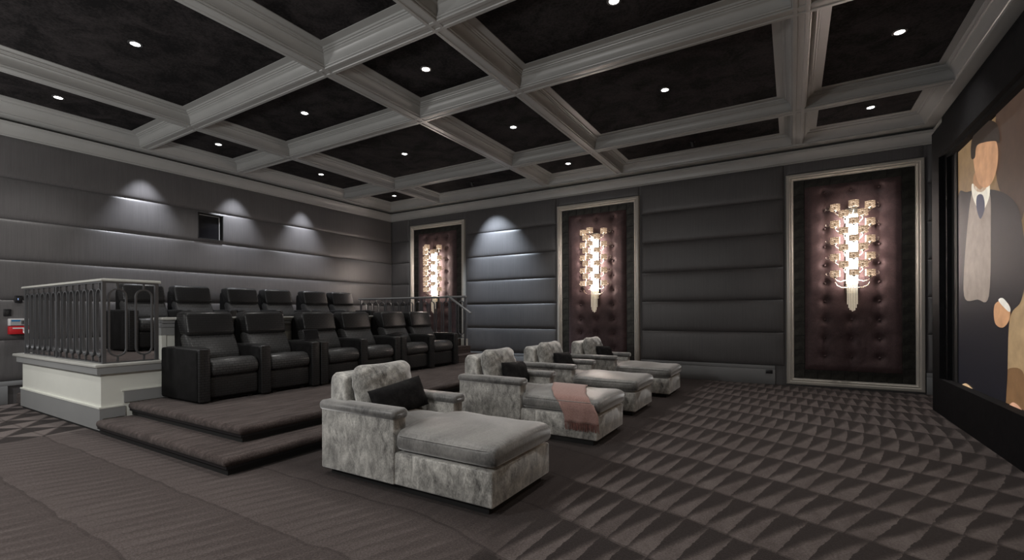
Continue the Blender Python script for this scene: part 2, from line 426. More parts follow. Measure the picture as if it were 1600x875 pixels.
# projection port in the back wall
pp = struct(empty('window_1', (0, -5.2175, HZ0)), 'black square projection port in the back wall')
def PPo(n_, b_, mt):
    o = obj(n_, b_, mt, pp, 0); o.data.transform(Matrix.Translation((0, 5.2175, -HZ0))); return o
PPo('port_lining', BM((-.5, .054, HY0-.0, HY0+.012, HZ0, HZ1), (-.5, .054, HY1-.012, HY1, HZ0, HZ1), (-.5, .054, HY0, HY1, HZ0, HZ0+.012), (-.5, .054, HY0, HY1, HZ1-.012, HZ1), (-.52, -.5, HY0, HY1, HZ0, HZ1)), M_VOID)
PPo('port_frame', BM((-.02, .0, HY1-.062, HY1-.05, HZ0+.012, HZ1-.03), (-.02, .0, HY0+.012, HY1-.05, HZ1-.04, HZ1-.028)), M_TRIM)
g = mat('port_glass', (.01, .01, .012), .08, spec=.6)
PPo('pane', BM((-.018, -.012, HY0+.012, HY1-.05, HZ0+.012, HZ1-.04)), g)

# ------------------------------------------------------------------ ceiling
ce = struct(obj('ceiling', BM((-.15, XL+.15, YN, .15, 4.74, 4.85)), M_VOID, smooth=0))
gx = [.45]+[v for x in BX for v in (x-.26, x+.26)]+[XL-.40]
gy = [-.45]+[v for y in BY for v in (y+.26, y-.26)]+[YN-.05]
for i in range(0, 10, 2):
    for j in range(0, 10, 2):
        obj('coffer_panel', BM((gx[i]-.02, gx[i+1]+.02, gy[j+1]-.02, gy[j]+.02, 4.70, 4.745)), M_CEIL, ce, 0)
HALF = [(.060, 4.500), (.076, 4.501), (.082, 4.510), (.078, 4.520), (.094, 4.522), (.099, 4.533), (.094, 4.545), (.098, 4.547), (.100, 4.575), (.108, 4.605), (.124, 4.630), (.146, 4.642), (.147, 4.656),
        (.165, 4.657), (.170, 4.668), (.189, 4.669), (.192, 4.690), (.285, 4.692), (.285, 4.745)]
PROF = [(-d, z) for d, z in HALF[::-1]]+[(-.036, 4.500), (-.030, 4.509), (.030, 4.509), (.036, 4.500)]+HALF
for x in BX:
    b = bmesh.new(); prism(b, PROF, [lambda d, z: (x+d, YN, z), lambda d, z: (x+d, -.25, z)]); obj('beam', b, M_TRIM, ce, 25)
for y in BY:
    b = bmesh.new(); prism(b, PROF, [lambda d, z: (.25, y+d, z-.0007), lambda d, z: (XL-.2, y+d, z-.0007)]); obj('beam', b, M_TRIM, ce, 25)
# crown: lower cornice, dark slot, upper cove
LOW = [(0, 4.215), (.028, 4.215), (.034, 4.228), (.030, 4.243), (.046, 4.250), (.052, 4.272), (.056, 4.300), (.070, 4.335), (.094, 4.370), (.112, 4.388), (.112, 4.402), (.124, 4.408), (.124, 4.430), (0, 4.430)]
UPP = [(0, 4.475), (.150, 4.475), (.235, 4.480), (.252, 4.486), (.256, 4.498), (.250, 4.510), (.262, 4.516), (.268, 4.545), (.280, 4.580), (.300, 4.612), (.328, 4.640), (.345, 4.646), (.345, 4.660), (.360, 4.664), (.374, 4.676), (.376, 4.690), (.46, 4.692), (.46, 4.745), (0, 4.745)]
SLOT = [(0, 4.425), (.02, 4.425), (.02, 4.48), (0, 4.48)]
def crown(k, prof, mt, nm):
    xr = XL
    b = bmesh.new()
    prism(b, prof, [lambda d, z: (d, YN, z), lambda d, z: (d, -d, z), lambda d, z: (xr-d, -d, z), lambda d, z: (xr-d, YN, z)])
    return struct(obj(nm, b, mt, smooth=25))
crown(1, LOW, M_TRIM, 'trim_1'); crown(2, UPP, M_TRIM, 'trim_2'); crown(3, SLOT, M_VOID, 'trim_3')

# ------------------------------------------------------------------ downlights
M_LENS = mat('downlight_lens', (.9, .9, .9), .4, emit=(1, .98, .95), estr=14)
M_RING = mat('downlight_ring', (.10, .10, .10), .3, .6)
ORD = ['first', 'second', 'third', 'fourth', 'last']
proto = None
for i, x in enumerate(LX):
    for j, y in enumerate(LY):
        if j == 4 or (j == 3 and i >= 2) or (j == 2 and i == 4) or (j == 0 and i in (1, 3)): continue
        if proto is None:
            r0 = empty('downlight', (x, y, 4.70))
            b = bmesh.new(); lathe(b, [(.050, -.002), (.050, -.010), (.072, -.010), (.076, -.004), (.076, .0)], n=28); obj('trim_ring', b, M_RING, r0)
            b = bmesh.new(); lathe(b, [(.056, -.003), (.056, -.0085), (.03, -.0085), (.002, -.0085)], n=24); obj('lens', b, M_LENS, r0)
            proto = r0; o = r0
        else:
            o = copy_tree(proto, (x, y, 4.70))
        tag(o, f'recessed round downlight, {ORD[i]} coffer from the back wall, {ORD[j]} row from the framed panels', 'downlight', 'recessed ceiling downlights')
lamps = [o for o in bpy.data.objects if o.name.startswith('downlight') and o.type == 'EMPTY']
for o in lamps:
    spot('downlight_lamp', (o.location.x, o.location.y, 4.675), (o.location.x, o.location.y, 0), DOWN_POWER, 86, .8, parent=o)
# the two black adjustable spots in the row above the framed panels
for (x, y), aim, lab, pw in (((3.70, -.86), (4.02, 0, 2.35), 'small black adjustable ceiling spot near first framed panel', 700), ((8.95, -.86), (9.3, 0, 2.6), 'small black adjustable ceiling spot between second and third framed panels', 0)):
    r0 = tag(empty('ceiling_spot', (x, y, 4.70)), lab, 'ceiling spot', 'black ceiling spots')
    b = bmesh.new(); lathe(b, [(.05, 0), (.05, -.012), (.02, -.014), (.02, -.03)], n=18); obj('base_plate', b, M_BLACK, r0)
    b = bmesh.new(); d = (Vector(aim)-Vector((x, y, 4.66))).normalized()
    tube(b, [Vector((0, 0, -.04))-d*.03, Vector((0, 0, -.04))+d*.06], .032, 14); obj('lamp_head', b, M_BLACK, r0)
    if pw: spot('spot_lamp', Vector((x, y, 4.66))+d*.075, aim, pw, 66, .9, (.78, .88, 1), .03, parent=r0)

# ------------------------------------------------------------------ framed tufted panels and sconces
FP = [(-.012, 0), (0, .052), (.004, .064), (.016, .070), (.052, .070), (.058, .062), (.064, .046), (.072, .046), (.078, .056), (.086, .056), (.092, .040), (.100, .028), (.112, .026), (.115, .012), (.115, 0)]
def frame_mesh(w, h):
    b = bmesh.new(); hw = w/2
    fr_ = [lambda d, e: (-hw+d, -e, d), lambda d, e: (hw-d, -e, d), lambda d, e: (hw-d, -e, h-d), lambda d, e: (-hw+d, -e, h-d), lambda d, e: (-hw+d, -e, d)]
    loft(b, [[f(d, e) for d, e in FP] for f in fr_], cap=False); bmesh.ops.remove_doubles(b, verts=b.verts[:], dist=1e-5)
    return b
FW, FH = 2.005, 3.965
CX = [1.835, 6.670, 11.50]
BTN = [(cx_, .55+k*.335) for cx_ in (-.40, 0, .40) for k in range(10)]
def tuft_mesh():
    b = bmesh.new(); W, H, z0 = 1.42, 3.42, .29; nx, nz = 44, 100; Pm = []
    for i in range(nx+1):
        row = []
        for j in range(nz+1):
            x = -W/2+W*i/nx; z = z0+H*j/nz
            e = min(1, min(x+W/2, W/2-x, z-z0, z0+H-z)/.10)
            dep = .055*(1-(1-e)**2)
            for bx, bz in BTN:
                r2 = (x-bx)**2+(z-bz)**2
                if r2 < .2: dep -= .040*math.exp(-r2/.0045)+.012*math.exp(-r2/.03)
            # soft folds running between buttons
            for cx_ in (-.40, 0, .40): dep -= .007*math.exp(-((x-cx_)/.035)**2)*e
            row.append((x, -.012-max(dep, .0), z))
        Pm.append(row)
    grid(b, Pm); return b
M_SHADE = mat('crystal_shade_glow', (.12, .10, .07), .2, emit=(1, .80, .56), estr=.8)
t = NT(M_SHADE); w = t.node('ShaderNodeTexWave', wave_type='BANDS', bands_direction='X'); t.l.new(t.coord('UV'), w.inputs['Vector']); w.inputs['Scale'].default_value = 30; w.inputs['Distortion'].default_value = 1.5
t.l.new(t.ramp(t.noise(t.mapping(t.coord('Object'), (1, 1, 1.6)), 38, 2, .6), [(.36, (.10, .055, .030)), (.52, (.58, .38, .24)), (.66, (1.3, 1.02, .78))]), t.b.inputs['Emission Color'])
M_TUBE = mat('lit_glass_rod', (.9, .88, .85), .15, emit=(1, .86, .79), estr=54)
M_BULB = mat('candle_bulb', (1, .9, .8), .3, emit=(1, .92, .78), estr=9)
M_CRYS = mat('hanging_crystal', (.75, .70, .60), .08, .0, emit=(1, .86, .66), estr=.35)
M_BRASS = mat('pale_brass', (.60, .55, .46), .25, .9)
fname = ['far left', 'middle', 'right-hand']
near = ['behind the stair railing', 'behind the farthest chaise', 'beside the projection screen']
proto_f = proto_s = None
def build_frame(loc):
    r0 = empty('framed_tufted_panel', loc)
    obj('frame_moulding', frame_mesh(FW, FH), M_FRAME, r0, 30)
    # antiqued mirror tiles make the inner border
    bw, g0 = .172, .118; inx = FW/2-g0; n_s, n_t = 14, 7
    z0, z1 = g0, FH-g0
    tile_v = BM((-bw/2+.0015, bw/2-.0015, -.018, 0, -(z1-z0)/n_s/2+.0015, (z1-z0)/n_s/2-.0015, .003))
    tv = obj('mirror_tile', tile_v, M_MIRROR, r0, 0); tv.location = (-inx+bw/2, 0, z0+(z1-z0)/n_s/2)
    for sx in (-1, 1):
        for k in range(n_s):
            if sx == -1 and k == 0: continue
            o = bpy.data.objects.new('mirror_tile', tv.data); COL.objects.link(o); o.parent = r0
            o.location = (sx*(inx-bw/2), random.uniform(-.001, .001), z0+(z1-z0)*(k+.5)/n_s)
    wt = (2*inx-2*bw)/n_t; th = None
    for zz in (z0+bw/2, z1-bw/2):
        for k in range(n_t):
            if th is None: th = obj('mirror_tile', BM((-wt/2+.0015, wt/2-.0015, -.018, 0, -bw/2+.0015, bw/2-.0015, .003)), M_MIRROR, r0, 0); o = th
            else: o = bpy.data.objects.new('mirror_tile', th.data); COL.objects.link(o); o.parent = r0
            o.location = (-inx+bw+wt*(k+.5), random.uniform(-.001, .001), zz)
    vp = obj('velvet_panel', tuft_mesh(), M_AUBER, r0, 180)
    bt = None
    for bx, bz in BTN:
        if bt is None:
            b = bmesh.new(); lathe(b, [(.020, 0), (.021, .006), (.016, .013), (.006, .017)], n=12); b.transform(Matrix.Rotation(R(90), 4, 'X'))
            bt = obj('button', b, M_AUBER, vp); o = bt
        else: o = bpy.data.objects.new('button', bt.data); COL.objects.link(o); o.parent = vp
        o.location = (bx, -.022, bz)
    return r0
def build_sconce(loc):
    """loc: on the panel face, z of the lowest shade row"""
    r0 = empty('crystal_sconce', loc)
    b = bmesh.new(); box(b, -.09, .09, -.03, .0, -.30, 1.22, .006); obj('back_plate', b, M_BRASS, r0)
    for k in range(5):
        b = bmesh.new(); tube(b, [(-.068+.034*k, -.085, -.12), (-.068+.034*k, -.085, 1.10)], .0145, 10); obj('lit_tube', b, M_TUBE, r0)
    pos = []
    for k in range(5):
        pos += [(-.25, -.15, k*.296), (.25, -.15, k*.296), (0, -.37, k*.296)]
    for k in range(4):
        pos += [(-.135, -.28, k*.296+.15), (.135, -.28, k*.296+.15)]
    ps = None
    for (x, y, z) in pos:
        if ps is None:
            b = bmesh.new(); n = 20; prof = [(.066, -.002), (.074, -.002), (.074, .108), (.066, .108)]
            rings = [[(r_*math.cos(2*math.pi*k/n), r_*math.sin(2*math.pi*k/n), zz) for k in range(n)] for r_, zz in prof+prof[:1]]
            loft(b, rings, cap=False); bmesh.ops.remove_doubles(b, verts=b.verts[:], dist=1e-5)
            ps = obj('shade', b, M_SHADE, r0); me_s = ps.data; o = ps
            b = bmesh.new(); lathe(b, [(.010, .0), (.011, .03), (.016, .045), (.014, .06), (.004, .078)], n=10); bu = obj('bulb', b, M_BULB, ps); me_b = bu.data
            b = bmesh.new(); lathe(b, [(.004, -.028), (.022, -.012), (.026, .0), (.009, .002)], n=12); cu = obj('cup', b, M_BRASS, ps); me_c = cu.data
        else:
            o = bpy.data.objects.new('shade', me_s); COL.objects.link(o); o.parent = r0
            for nm, me in (('bulb', me_b), ('cup', me_c)):
                q = bpy.data.objects.new(nm, me); COL.objects.link(q); q.parent = o
        o.location = (x, y, z)
        # curved arm from the back plate to the cup
        b = bmesh.new(); s = math.copysign(1, x) if x else 0
        tube(b, [(s*.08, -.02, z-.055), (x*.5+s*.04, y*.35, z-.085), (x*.85, y*.75, z-.075), (x, y, z-.045), (x, y, z-.015)], .0055, 6); obj('arm', b, M_BRASS, r0)
    # curls at the sides and fringe of crystal prisms
    for s in (-1, 1):
        for k in range(5):
            b = bmesh.new(); c = (s*.355, -.05, k*.296+.06)
            tube(b, [(c[0]+.03*math.cos(a), c[1], c[2]+.03*math.sin(a)) for a in [R(-200+s*0+20*q) for q in range(15)]], .005, 6); obj('curl', b, M_BRASS, r0)
            b = bmesh.new(); tube(b, [(s*.325, -.05, c[2]-.02), (s*.29, -.1, c[2]-.07), (s*.25, -.15, c[2]-.10)], .005, 6); obj('curl_stem', b, M_BRASS, r0)
    b = bmesh.new(); tube(b, [(-.25, -.12, -.10), (-.22, -.12, -.16), (-.15, -.12, -.20), (.15, -.12, -.20), (.22, -.12, -.16), (.25, -.12, -.10)], .006, 6); obj('lower_bar', b, M_BRASS, r0)
    for k in range(9):
        L = .36+.14*math.sin(math.pi*(k+.5)/9)+random.uniform(-.02, .02); x = -.072+.018*k
        b = bmesh.new(); tube(b, [(x, -.10-.015*(k % 2), -.10), (x, -.10-.015*(k % 2), -.12-L)], .006, 6); obj('crystal_strand', b, M_CRYS, r0)
    return r0
for i, cx_ in enumerate(CX):
    if i == 0: proto_f = o = build_frame((cx_, 0, .035)); proto_s = s = build_sconce((cx_, -.075, 2.03))
    else: o = copy_tree(proto_f, (cx_, 0, .035)); s = copy_tree(proto_s, (cx_, -.075, 2.03))
    tag(o, f'tall silver frame around tufted aubergine velvet, {fname[i]} one, {near[i]}', 'wall panel', 'framed tufted wall panels')
    tag(s, f'lit tiered crystal wall sconce on the {fname[i]} framed panel', 'sconce', 'crystal wall sconces')
# wall outlet in the baseboard
o = tag(empty('wall_outlet', (10.20, -.05, .245)), 'small black outlet plate in the grey baseboard', 'outlet')
b = bmesh.new(); box(b, -.06, .06, -.008, 0, -.035, .035, .003); obj('cover_plate', b, M_BLACK, o)
b = BM((-.035, -.012, -.0095, -.006, -.014, .014), (.012, .035, -.0095, -.006, -.014, .014)); obj('socket', b, M_VOID, o, 0)

# ------------------------------------------------------------------ projection screen
SF = 12.30
scr = struct(empty('screen_surround', (12.45, -5.6, 0)), 'black fabric screen surround with stepped recess')
def SS(n_, b_, mt=M_SCRV):
    o = obj(n_, b_, mt, scr, 0); o.data.transform(Matrix.Translation((-12.45, 5.6, 0))); return o
SY0, SY1 = -1.56, -10.6
SS('base_panel', BM((SF, XL, SY1, SY0, 0, .485)))
SS('side_pillar', BM((SF, XL, SY0-.36, SY0, .485, 3.50)))
SS('top_panel', BM((SF, XL, SY1, SY0, 3.50, 3.92)))
SS('upper_fascia', BM((SF+.16, XL, SY1, SY0+.25, 3.92, 4.23)))
SS('inner_step', BM((SF+.05, XL, SY0-.50, SY0-.36, .485, 3.45), (SF+.05, XL, SY1, SY0-.36, 3.45, 3.50)))
SS('recess_side', BM((SF+.10, XL, SY0-.72, SY0-.50, .485, 3.45)), M_VOID)
ps_ = tag(empty('projection_screen', (SF+.115, -5.6, .485)), 'large wall screen glowing with a warm picture of a suited figure', 'screen')
PX_ = SF+.115
def emis(name, col, k=1.0):
    M = mat(name, (.01, .01, .01), .6, emit=col, estr=k)
    t = NT(M); n = t.noise(t.coord('Object'), 6, 4, .6)
    t.l.new(t.mix(.35, col, t.ramp(n, [(.3, tuple(c*.45 for c in col)), (.7, tuple(c*1.5 for c in col))])), t.b.inputs['Emission Color'])
    return M
o = obj('picture', BM((PX_, PX_+.03, -10.4, -2.25, .47, 3.44)), emis('picture_tan', (.20, .125, .062)), ps_, 0); o.data.transform(Matrix.Translation((-PX_, 5.6, -.485)))
def catmull(pts, n=6):
    out = []; N = len(pts)
    for i in range(N):
        p0, p1, p2, p3 = (Vector(pts[(i+k-1) % N]) for k in range(4))
        for q in range(n):
            s = q/n; out.append(.5*((2*p1)+(-p0+p2)*s+(2*p0-5*p1+4*p2-p3)*s*s+(-p0+3*p1-3*p2+p3)*s**3))
    return out
def shape(pts, col, lay, sharp=False, nm='picture_area'):
    """flat printed area of the projected picture; pts = (y, z) on the screen"""
    q = [Vector(p) for p in pts] if sharp else catmull(pts)
    b = bmesh.new(); f = b.faces.new([b.verts.new((-.0015*lay, p[0]+5.6, p[1]-.485)) for p in q]); b.normal_update()
    bmesh.ops.triangulate(b, faces=b.faces[:])
    key = 'picture_%02d%02d%02d' % tuple(int(c*99) for c in col)
    return obj(nm, b, emis(key, col), ps_, 0)
SHAPES = [
    ((0.055, 0.032, 0.022), 1, [(-3.646, 3.619), (-4.263, 3.608), (-4.251, 2.319), (-3.883, 2.451), (-3.568, 2.848)]),
    ((0.33, 0.22, 0.115), 1, [(-3.923, 1.753), (-4.246, 1.849), (-4.233, 0.432), (-3.715, 0.424), (-3.788, 1.055)]),
    ((0.17, 0.09, 0.04), 2, [(-3.718, 0.724), (-3.945, 0.846), (-4.237, 0.817), (-4.233, 0.444), (-3.715, 0.45)]),
    ((0.004, 0.004, 0.008), 3, [(-2.278, 2.834), (-2.659, 2.848), (-3.267, 2.742), (-3.738, 2.609), (-4.081, 2.424), (-4.222, 2.194), (-4.3, 1.785), (-4.187, 1.496), (-3.919, 1.314), (-3.849, 0.677), (-3.715, 0.398), (-3.035, 0.408), (-2.3, 0.438), (-2.29, 1.7)]),
    ((0.25, 0.2, 0.165), 4, [(-2.845, 2.807), (-3.143, 2.525), (-3.401, 2.67), (-3.435, 2.334), (-3.37, 1.569), (-3.006, 1.536), (-2.521, 1.594), (-2.603, 2.234)]),
    ((0.72, 0.66, 0.55), 5, [(-2.846, 2.905), (-3.125, 2.774), (-3.364, 2.817), (-3.4, 2.643), (-3.143, 2.511), (-2.866, 2.742)]),
    ((0.03, 0.035, 0.07), 6, [(-3.02, 2.724), (-3.206, 2.691), (-3.264, 2.538), (-3.122, 2.443), (-2.997, 2.597)]),
    ((0.34, 0.17, 0.08), 5, [(-2.936, 3.01), (-3.327, 2.937), (-3.345, 2.766), (-3.146, 2.74), (-2.912, 2.837)]),
    ((0.48, 0.25, 0.13), 7, [(-2.895, 3.245), (-3.07, 3.383), (-3.427, 3.323), (-3.641, 3.119), (-3.639, 2.909), (-3.495, 2.772), (-3.267, 2.763), (-3.022, 2.915)]),
    ((0.022, 0.014, 0.01), 8, [(-2.827, 3.22), (-2.852, 3.409), (-3.071, 3.485), (-3.428, 3.446), (-3.66, 3.311), (-3.709, 3.124), (-3.571, 3.181), (-3.272, 3.261), (-3.026, 3.295), (-2.96, 3.182)]),
    ((0.5, 0.26, 0.13), 6, [(-3.535, 1.456), (-3.709, 1.506), (-3.92, 1.464), (-3.934, 1.326), (-3.757, 1.234), (-3.551, 1.281)]),
    ((0.7, 0.66, 0.58), 7, [(-3.658, 1.507), (-3.776, 1.531), (-3.951, 1.439), (-3.919, 1.395)]),
    ((0.62, 0.42, 0.24), 9, [(-2.405, 0.453), (-2.581, 0.516), (-2.771, 0.503), (-2.906, 0.462), (-2.629, 0.46)]),
    ((0.62, 0.34, 0.22), 9, [(-3.894, 0.443), (-4.018, 0.521), (-4.178, 0.505), (-4.261, 0.449), (-4.091, 0.436)]),
]
for col_, lay_, pts_ in SHAPES: shape(pts_, col_, lay_)

# ------------------------------------------------------------------ railings
def stadium(b, c, w, h, th, dpt, axis):
    """flat-bar loop: centre c, long way up; axis 'x' or 'y' is the direction of the railing"""
    n = 8; pts = []
    r = w/2
    for k in range(n+1): a = math.pi*k/n; pts.append((r*math.cos(a), h/2-r+r*math.sin(a)))
    for k in range(n+1): a = math.pi+math.pi*k/n; pts.append((r*math.cos(a), -h/2+r+r*math.sin(a)))
    N = len(pts); rings = []
    for i, (u, z) in enumerate(pts):
        cu, cz = (0, h/2-r) if z > h/2-r-1e-6 else (0, -h/2+r)
        nx_, nz_ = (u-cu)/r, (z-cz)/r
        ring = []
        for s, e in ((-1, -1), (1, -1), (1, 1), (-1, 1)):
            uu, zz, dd = u+nx_*s*th/2, z+nz_*s*th/2, e*dpt/2
            ring.append((c[0]+uu, c[1]+dd, c[2]+zz) if axis == 'x' else (c[0]+dd, c[1]+uu, c[2]+zz))
        rings.append(ring)
    loft(b, rings+[rings[0]], cap=False); bmesh.ops.remove_doubles(b, verts=b.verts[:], dist=1e-5)
def railing_run(root, p0, p1, axis, posts, n_per, zb, zt, mt, skip=0):
    """posts: list of positions along the run; n_per[i] loops between post i and i+1"""
    fixed = p0[1] if axis == 'x' else p0[0]
    def pt(a, z): return (a, fixed, z) if axis == 'x' else (fixed, a, z)
    def bx(a0, a1, hw, z0, z1, r=0):
        b = bmesh.new()
        if axis == 'x': box(b, a0, a1, fixed-hw, fixed+hw, z0, z1, r)
        else: box(b, fixed-hw, fixed+hw, a0, a1, z0, z1, r)
        return b
    for a in posts[skip:]: obj('post', bx(a-.018, a+.018, .018, zb, zt), mt, root, 0)
    obj('bottom_rail', bx(posts[0]+.018*skip, posts[-1], .012, zb+.0, zb+.014), mt, root, 0)
    obj('top_bar', bx(posts[0]+.018*skip, posts[-1], .016, zt-.016, zt), mt, root, 0)
    lo = None
    for i, n_ in enumerate(n_per):
        st_ = (posts[i+1]-posts[i])/n_; wd = min(.17, st_*.72)
        for k in range(n_):
            a = posts[i]+st_*(k+.5); key = round(wd, 3)
            b = bmesh.new(); stadium(b, pt(a, (zb+zt)/2-.002), wd, (zt-zb)-.17, .016, .030, axis); lp = obj('oval_loop', b, mt, root, 30)
            for z0, z1 in ((zb+.012, zb+.088), (zt-.092, zt-.014)):
                obj('stub', bx(a-.009, a+.009, .011, z0, z1), mt, lp, 0)
rl = tag(empty('parapet_railing', (0, 0, 0)), 'steel railing of oval loops with pale handrail on the white plinth', 'railing', 'oval loop railings')
ZR0, ZR1 = .816, 1.80
YRL = -8.12
railing_run(rl, (0, YRL), None, 'x', [.62, 1.98, 3.555], [6, 7], ZR0, ZR1, M_METAL)
railing_run(rl, (3.555, 0), None, 'y', [YRL, -7.585], [2], ZR0, ZR1, M_METAL, 1)
def handrail(b, pts, hw=.034, hh=.018):
    prof = [(-hw, -hh*.6), (-hw*.94, hh*.3), (-hw*.6, hh*.85), (0, hh*1.05), (hw*.6, hh*.85), (hw*.94, hh*.3), (hw, -hh*.6), (hw*.7, -hh), (-hw*.7, -hh)]
    rings = []
    for i, p in enumerate(pts):
        p = Vector(p); a = Vector(pts[max(0, i-1)]); c = Vector(pts[min(len(pts)-1, i+1)])
        d1 = (p-a).normalized() if i > 0 else (c-p).normalized(); d2 = (c-p).normalized() if i < len(pts)-1 else d1
        d = (d1+d2).normalized(); side = Vector((d.y, -d.x, 0)).normalized(); sc = 1/max(.4, d.dot(d1))
        u = side.cross(d); 
        rings.append([p+side*(q*sc)+u*e for q, e in prof])
    loft(b, rings)
b = bmesh.new(); handrail(b, [(.52, YRL, ZR1+.018), (3.555, YRL, ZR1+.018), (3.555, -7.545, ZR1+.018)]); obj('handrail', b, M_RAIL, rl, 40)
rr = tag(empty('stair_railing', (0, 0, 0)), 'dark steel railing of oval loops beside the stair at the far end', 'railing', 'oval loop railings')
YRR = -1.55
railing_run(rr, (0, YRR), None, 'x', [.42, 1.36, 2.62, 3.53, 3.98], [4, 5, 4, 2], ZR0, ZR1-.015, M_METAL)
obj('post', BM((3.962, 3.998, YRR-.018, YRR+.018, .34, ZR0)), M_METAL, rr, 0)
b = bmesh.new(); handrail(b, [(.34, YRR, ZR1+.0), (4.02, YRR, ZR1+.0)], .030, .02); obj('handrail', b, M_RAILD, rr, 40)
b = bmesh.new(); tube(b, [(3.46, YRR-.07, ZR1+.012), (3.56, YRR-.07, ZR1+.005), (4.20, YRR-.07, 1.40)], .026, 12); obj('sloping_handrail', b, M_RAILD, rr, 40)
b = bmesh.new(); tube(b, [(3.55, YRR-.03, .80), (4.0, YRR-.03, .50)], .014, 8); obj('sloping_stringer_bar', b, M_METAL, rr, 40)

# ------------------------------------------------------------------ recliners
def slab(b, secs, y0, y1, r=.03, crown=0.0):
    """loft across y of an (x, z) outline with rounded ends"""
    cx = sum(p[0] for p in secs)/len(secs); cz = sum(p[1] for p in secs)/len(secs)
    rings = []
    for y, s in ((y0, -r), (y0+r*.3, -r*.4), (y0+r, 0), ((y0+y1)/2, crown), (y1-r, 0), (y1-r*.3, -r*.4), (y1, -r)):
        ring = []
        for x, z in secs:
            v = Vector((x-cx, z-cz)); L = v.length
            v = v*((L+s)/L) if L > 1e-6 else v
            ring.append((cx+v.x, y, cz+v.y))
        rings.append(ring)
    loft(b, rings)
def rnd_poly(pts, r=.04, n=4):
    """round the corners of a closed (x, z) outline"""
    out = []; N = len(pts)
    for i in range(N):
        p = Vector(pts[i]); a = (Vector(pts[i-1])-p); c = (Vector(pts[(i+1) % N])-p)
        rr_ = min(r, a.length*.45, c.length*.45); a = p+a.normalized()*rr_; c = p+c.normalized()*rr_
        for k in range(n+1):
            s = k/n; out.append(tuple((1-s)**2*a+2*s*(1-s)*p+s*s*c))
    return out
def recliner_parts(root, y, first):
    """first: owns the arm on its -y side as well"""
    sw = .60; aw = .155
    def arm(yy, w):
        b = bmesh.new(); slab(b, rnd_poly([(-.93, 0.02), (0, 0.02), (0, .63), (-.03, .65), (-.93, .655)], .035), yy, yy+w, .028)
        o = obj('armrest', b, M_PLUSH, root, 50)
        b = bmesh.new(); slab(b, rnd_poly([(.002, .02), (.022, .02), (.022, .655), (-.06, .672), (-.80, .668), (-.80, .645), (.002, .635)], .012, 3), yy+.012, yy+w-.012, .014)
        q = obj('arm_facing', b, M_KEY, o, 50); uvbox(q)
    if first: arm(y, aw)
    s0 = y+(aw if first else 0)
    arm(s0+sw, aw if not first else .16)
    b = bmesh.new(); box(b, -.90, -.06, s0, s0+sw, .02, .34, .01); obj('base', b, M_PLUSH, root)
    b = bmesh.new(); slab(b, rnd_poly([(-.10, .05), (-.025, .05), (-.025, .315), (-.10, .315)], .03), s0+.008, s0+sw-.008, .02); q = obj('footrest', b, M_KEY, root, 50); uvbox(q)
    b = bmesh.new(); slab(b, rnd_poly([(-.60, .30), (-.06, .305), (.0, .34), (.015, .42), (-.03, .505), (-.12, .53), (-.60, .47)], .06, 5), s0+.006, s0+sw-.006, .03, .012); q = obj('seat_cushion', b, M_KEYL, root, 60); uvbox(q)
    b = bmesh.new(); slab(b, rnd_poly([(-.50, .44), (-.43, .47), (-.445, .56), (-.615, .83), (-.70, .85), (-.80, .80), (-.66, .44)], .05, 5), s0+.002, s0+sw-.002, .035, .004); q = obj('back_cushion', b, M_KEYL, root, 60); uvbox(q)
    b = bmesh.new(); slab(b, rnd_poly([(-.585, .80), (-.60, .79), (-.80, .80), (-.91, 1.06), (-.89, 1.105), (-.70, 1.115), (-.645, 1.09), (-.575, .84)], .045, 5), s0+.001, s0+sw-.001, .04, .004); q = obj('headrest', b, M_KEY, root, 60); uvbox(q)
    b = bmesh.new(); slab(b, rnd_poly([(-.95, .10), (-.80, .10), (-.64, .45), (-.80, .98), (-.93, 1.04), (-.955, .98)], .03, 4), s0+.012, s0+sw-.012, .03); obj('back_shell', b, M_PLUSH, root, 60)
    for sx in (-.85, -.1):
        b = BM((sx-.03, sx+.03, s0+.06, s0+.12, 0, .025), (sx-.03, sx+.03, s0+sw-.12, s0+sw-.06, 0, .025)); obj('foot', b, M_PLINTH, root, 0)
ra = empty('recliner', (4.55, -7.566, .325)); recliner_parts(ra, 0, True)
rb = empty('recliner', (4.55, -7.566+.915, .325)); recliner_parts(rb, 0, False)
front_l = ['front-row black recliner nearest the white plinth, at the left end of the row', 'front-row black recliner, second from the white plinth, beside a sloping back highlight',
           'front-row black recliner with a tablet on its armrest, third from the plinth', 'front-row black recliner, fourth from the white plinth', 'front-row black recliner, fifth from the white plinth, second from the stair',
           'front-row black recliner at the far end beside the dark stair railing']
front_l[1] = 'front-row black recliner, second from the white plinth'
front_l[2] = 'front-row black recliner, third from the plinth, just right of the propped tablet'
back_l = ['back-row black recliner seen through the oval loops of the pale railing', 'back-row black recliner, second from the pale railing', 'back-row black recliner, third from the pale railing',
          'back-row black recliner, fourth from the pale railing', 'back-row black recliner, fifth from the pale railing', 'back-row black recliner at the far end of the row, sixth from the pale railing']
for k in range(3):
    for h, pr in enumerate((ra, rb)):
        dy = k*1.67+(.915 if h else 0)
        o = pr if k == 0 else copy_tree(pr, (4.55, -7.566+dy, .325))
        tag(o, front_l[2*k+h], 'recliner', 'front row of recliners')
        o = copy_tree(pr, (1.73, -7.255+dy, .815)); tag(o, back_l[2*k+h], 'recliner', 'back row of recliners')
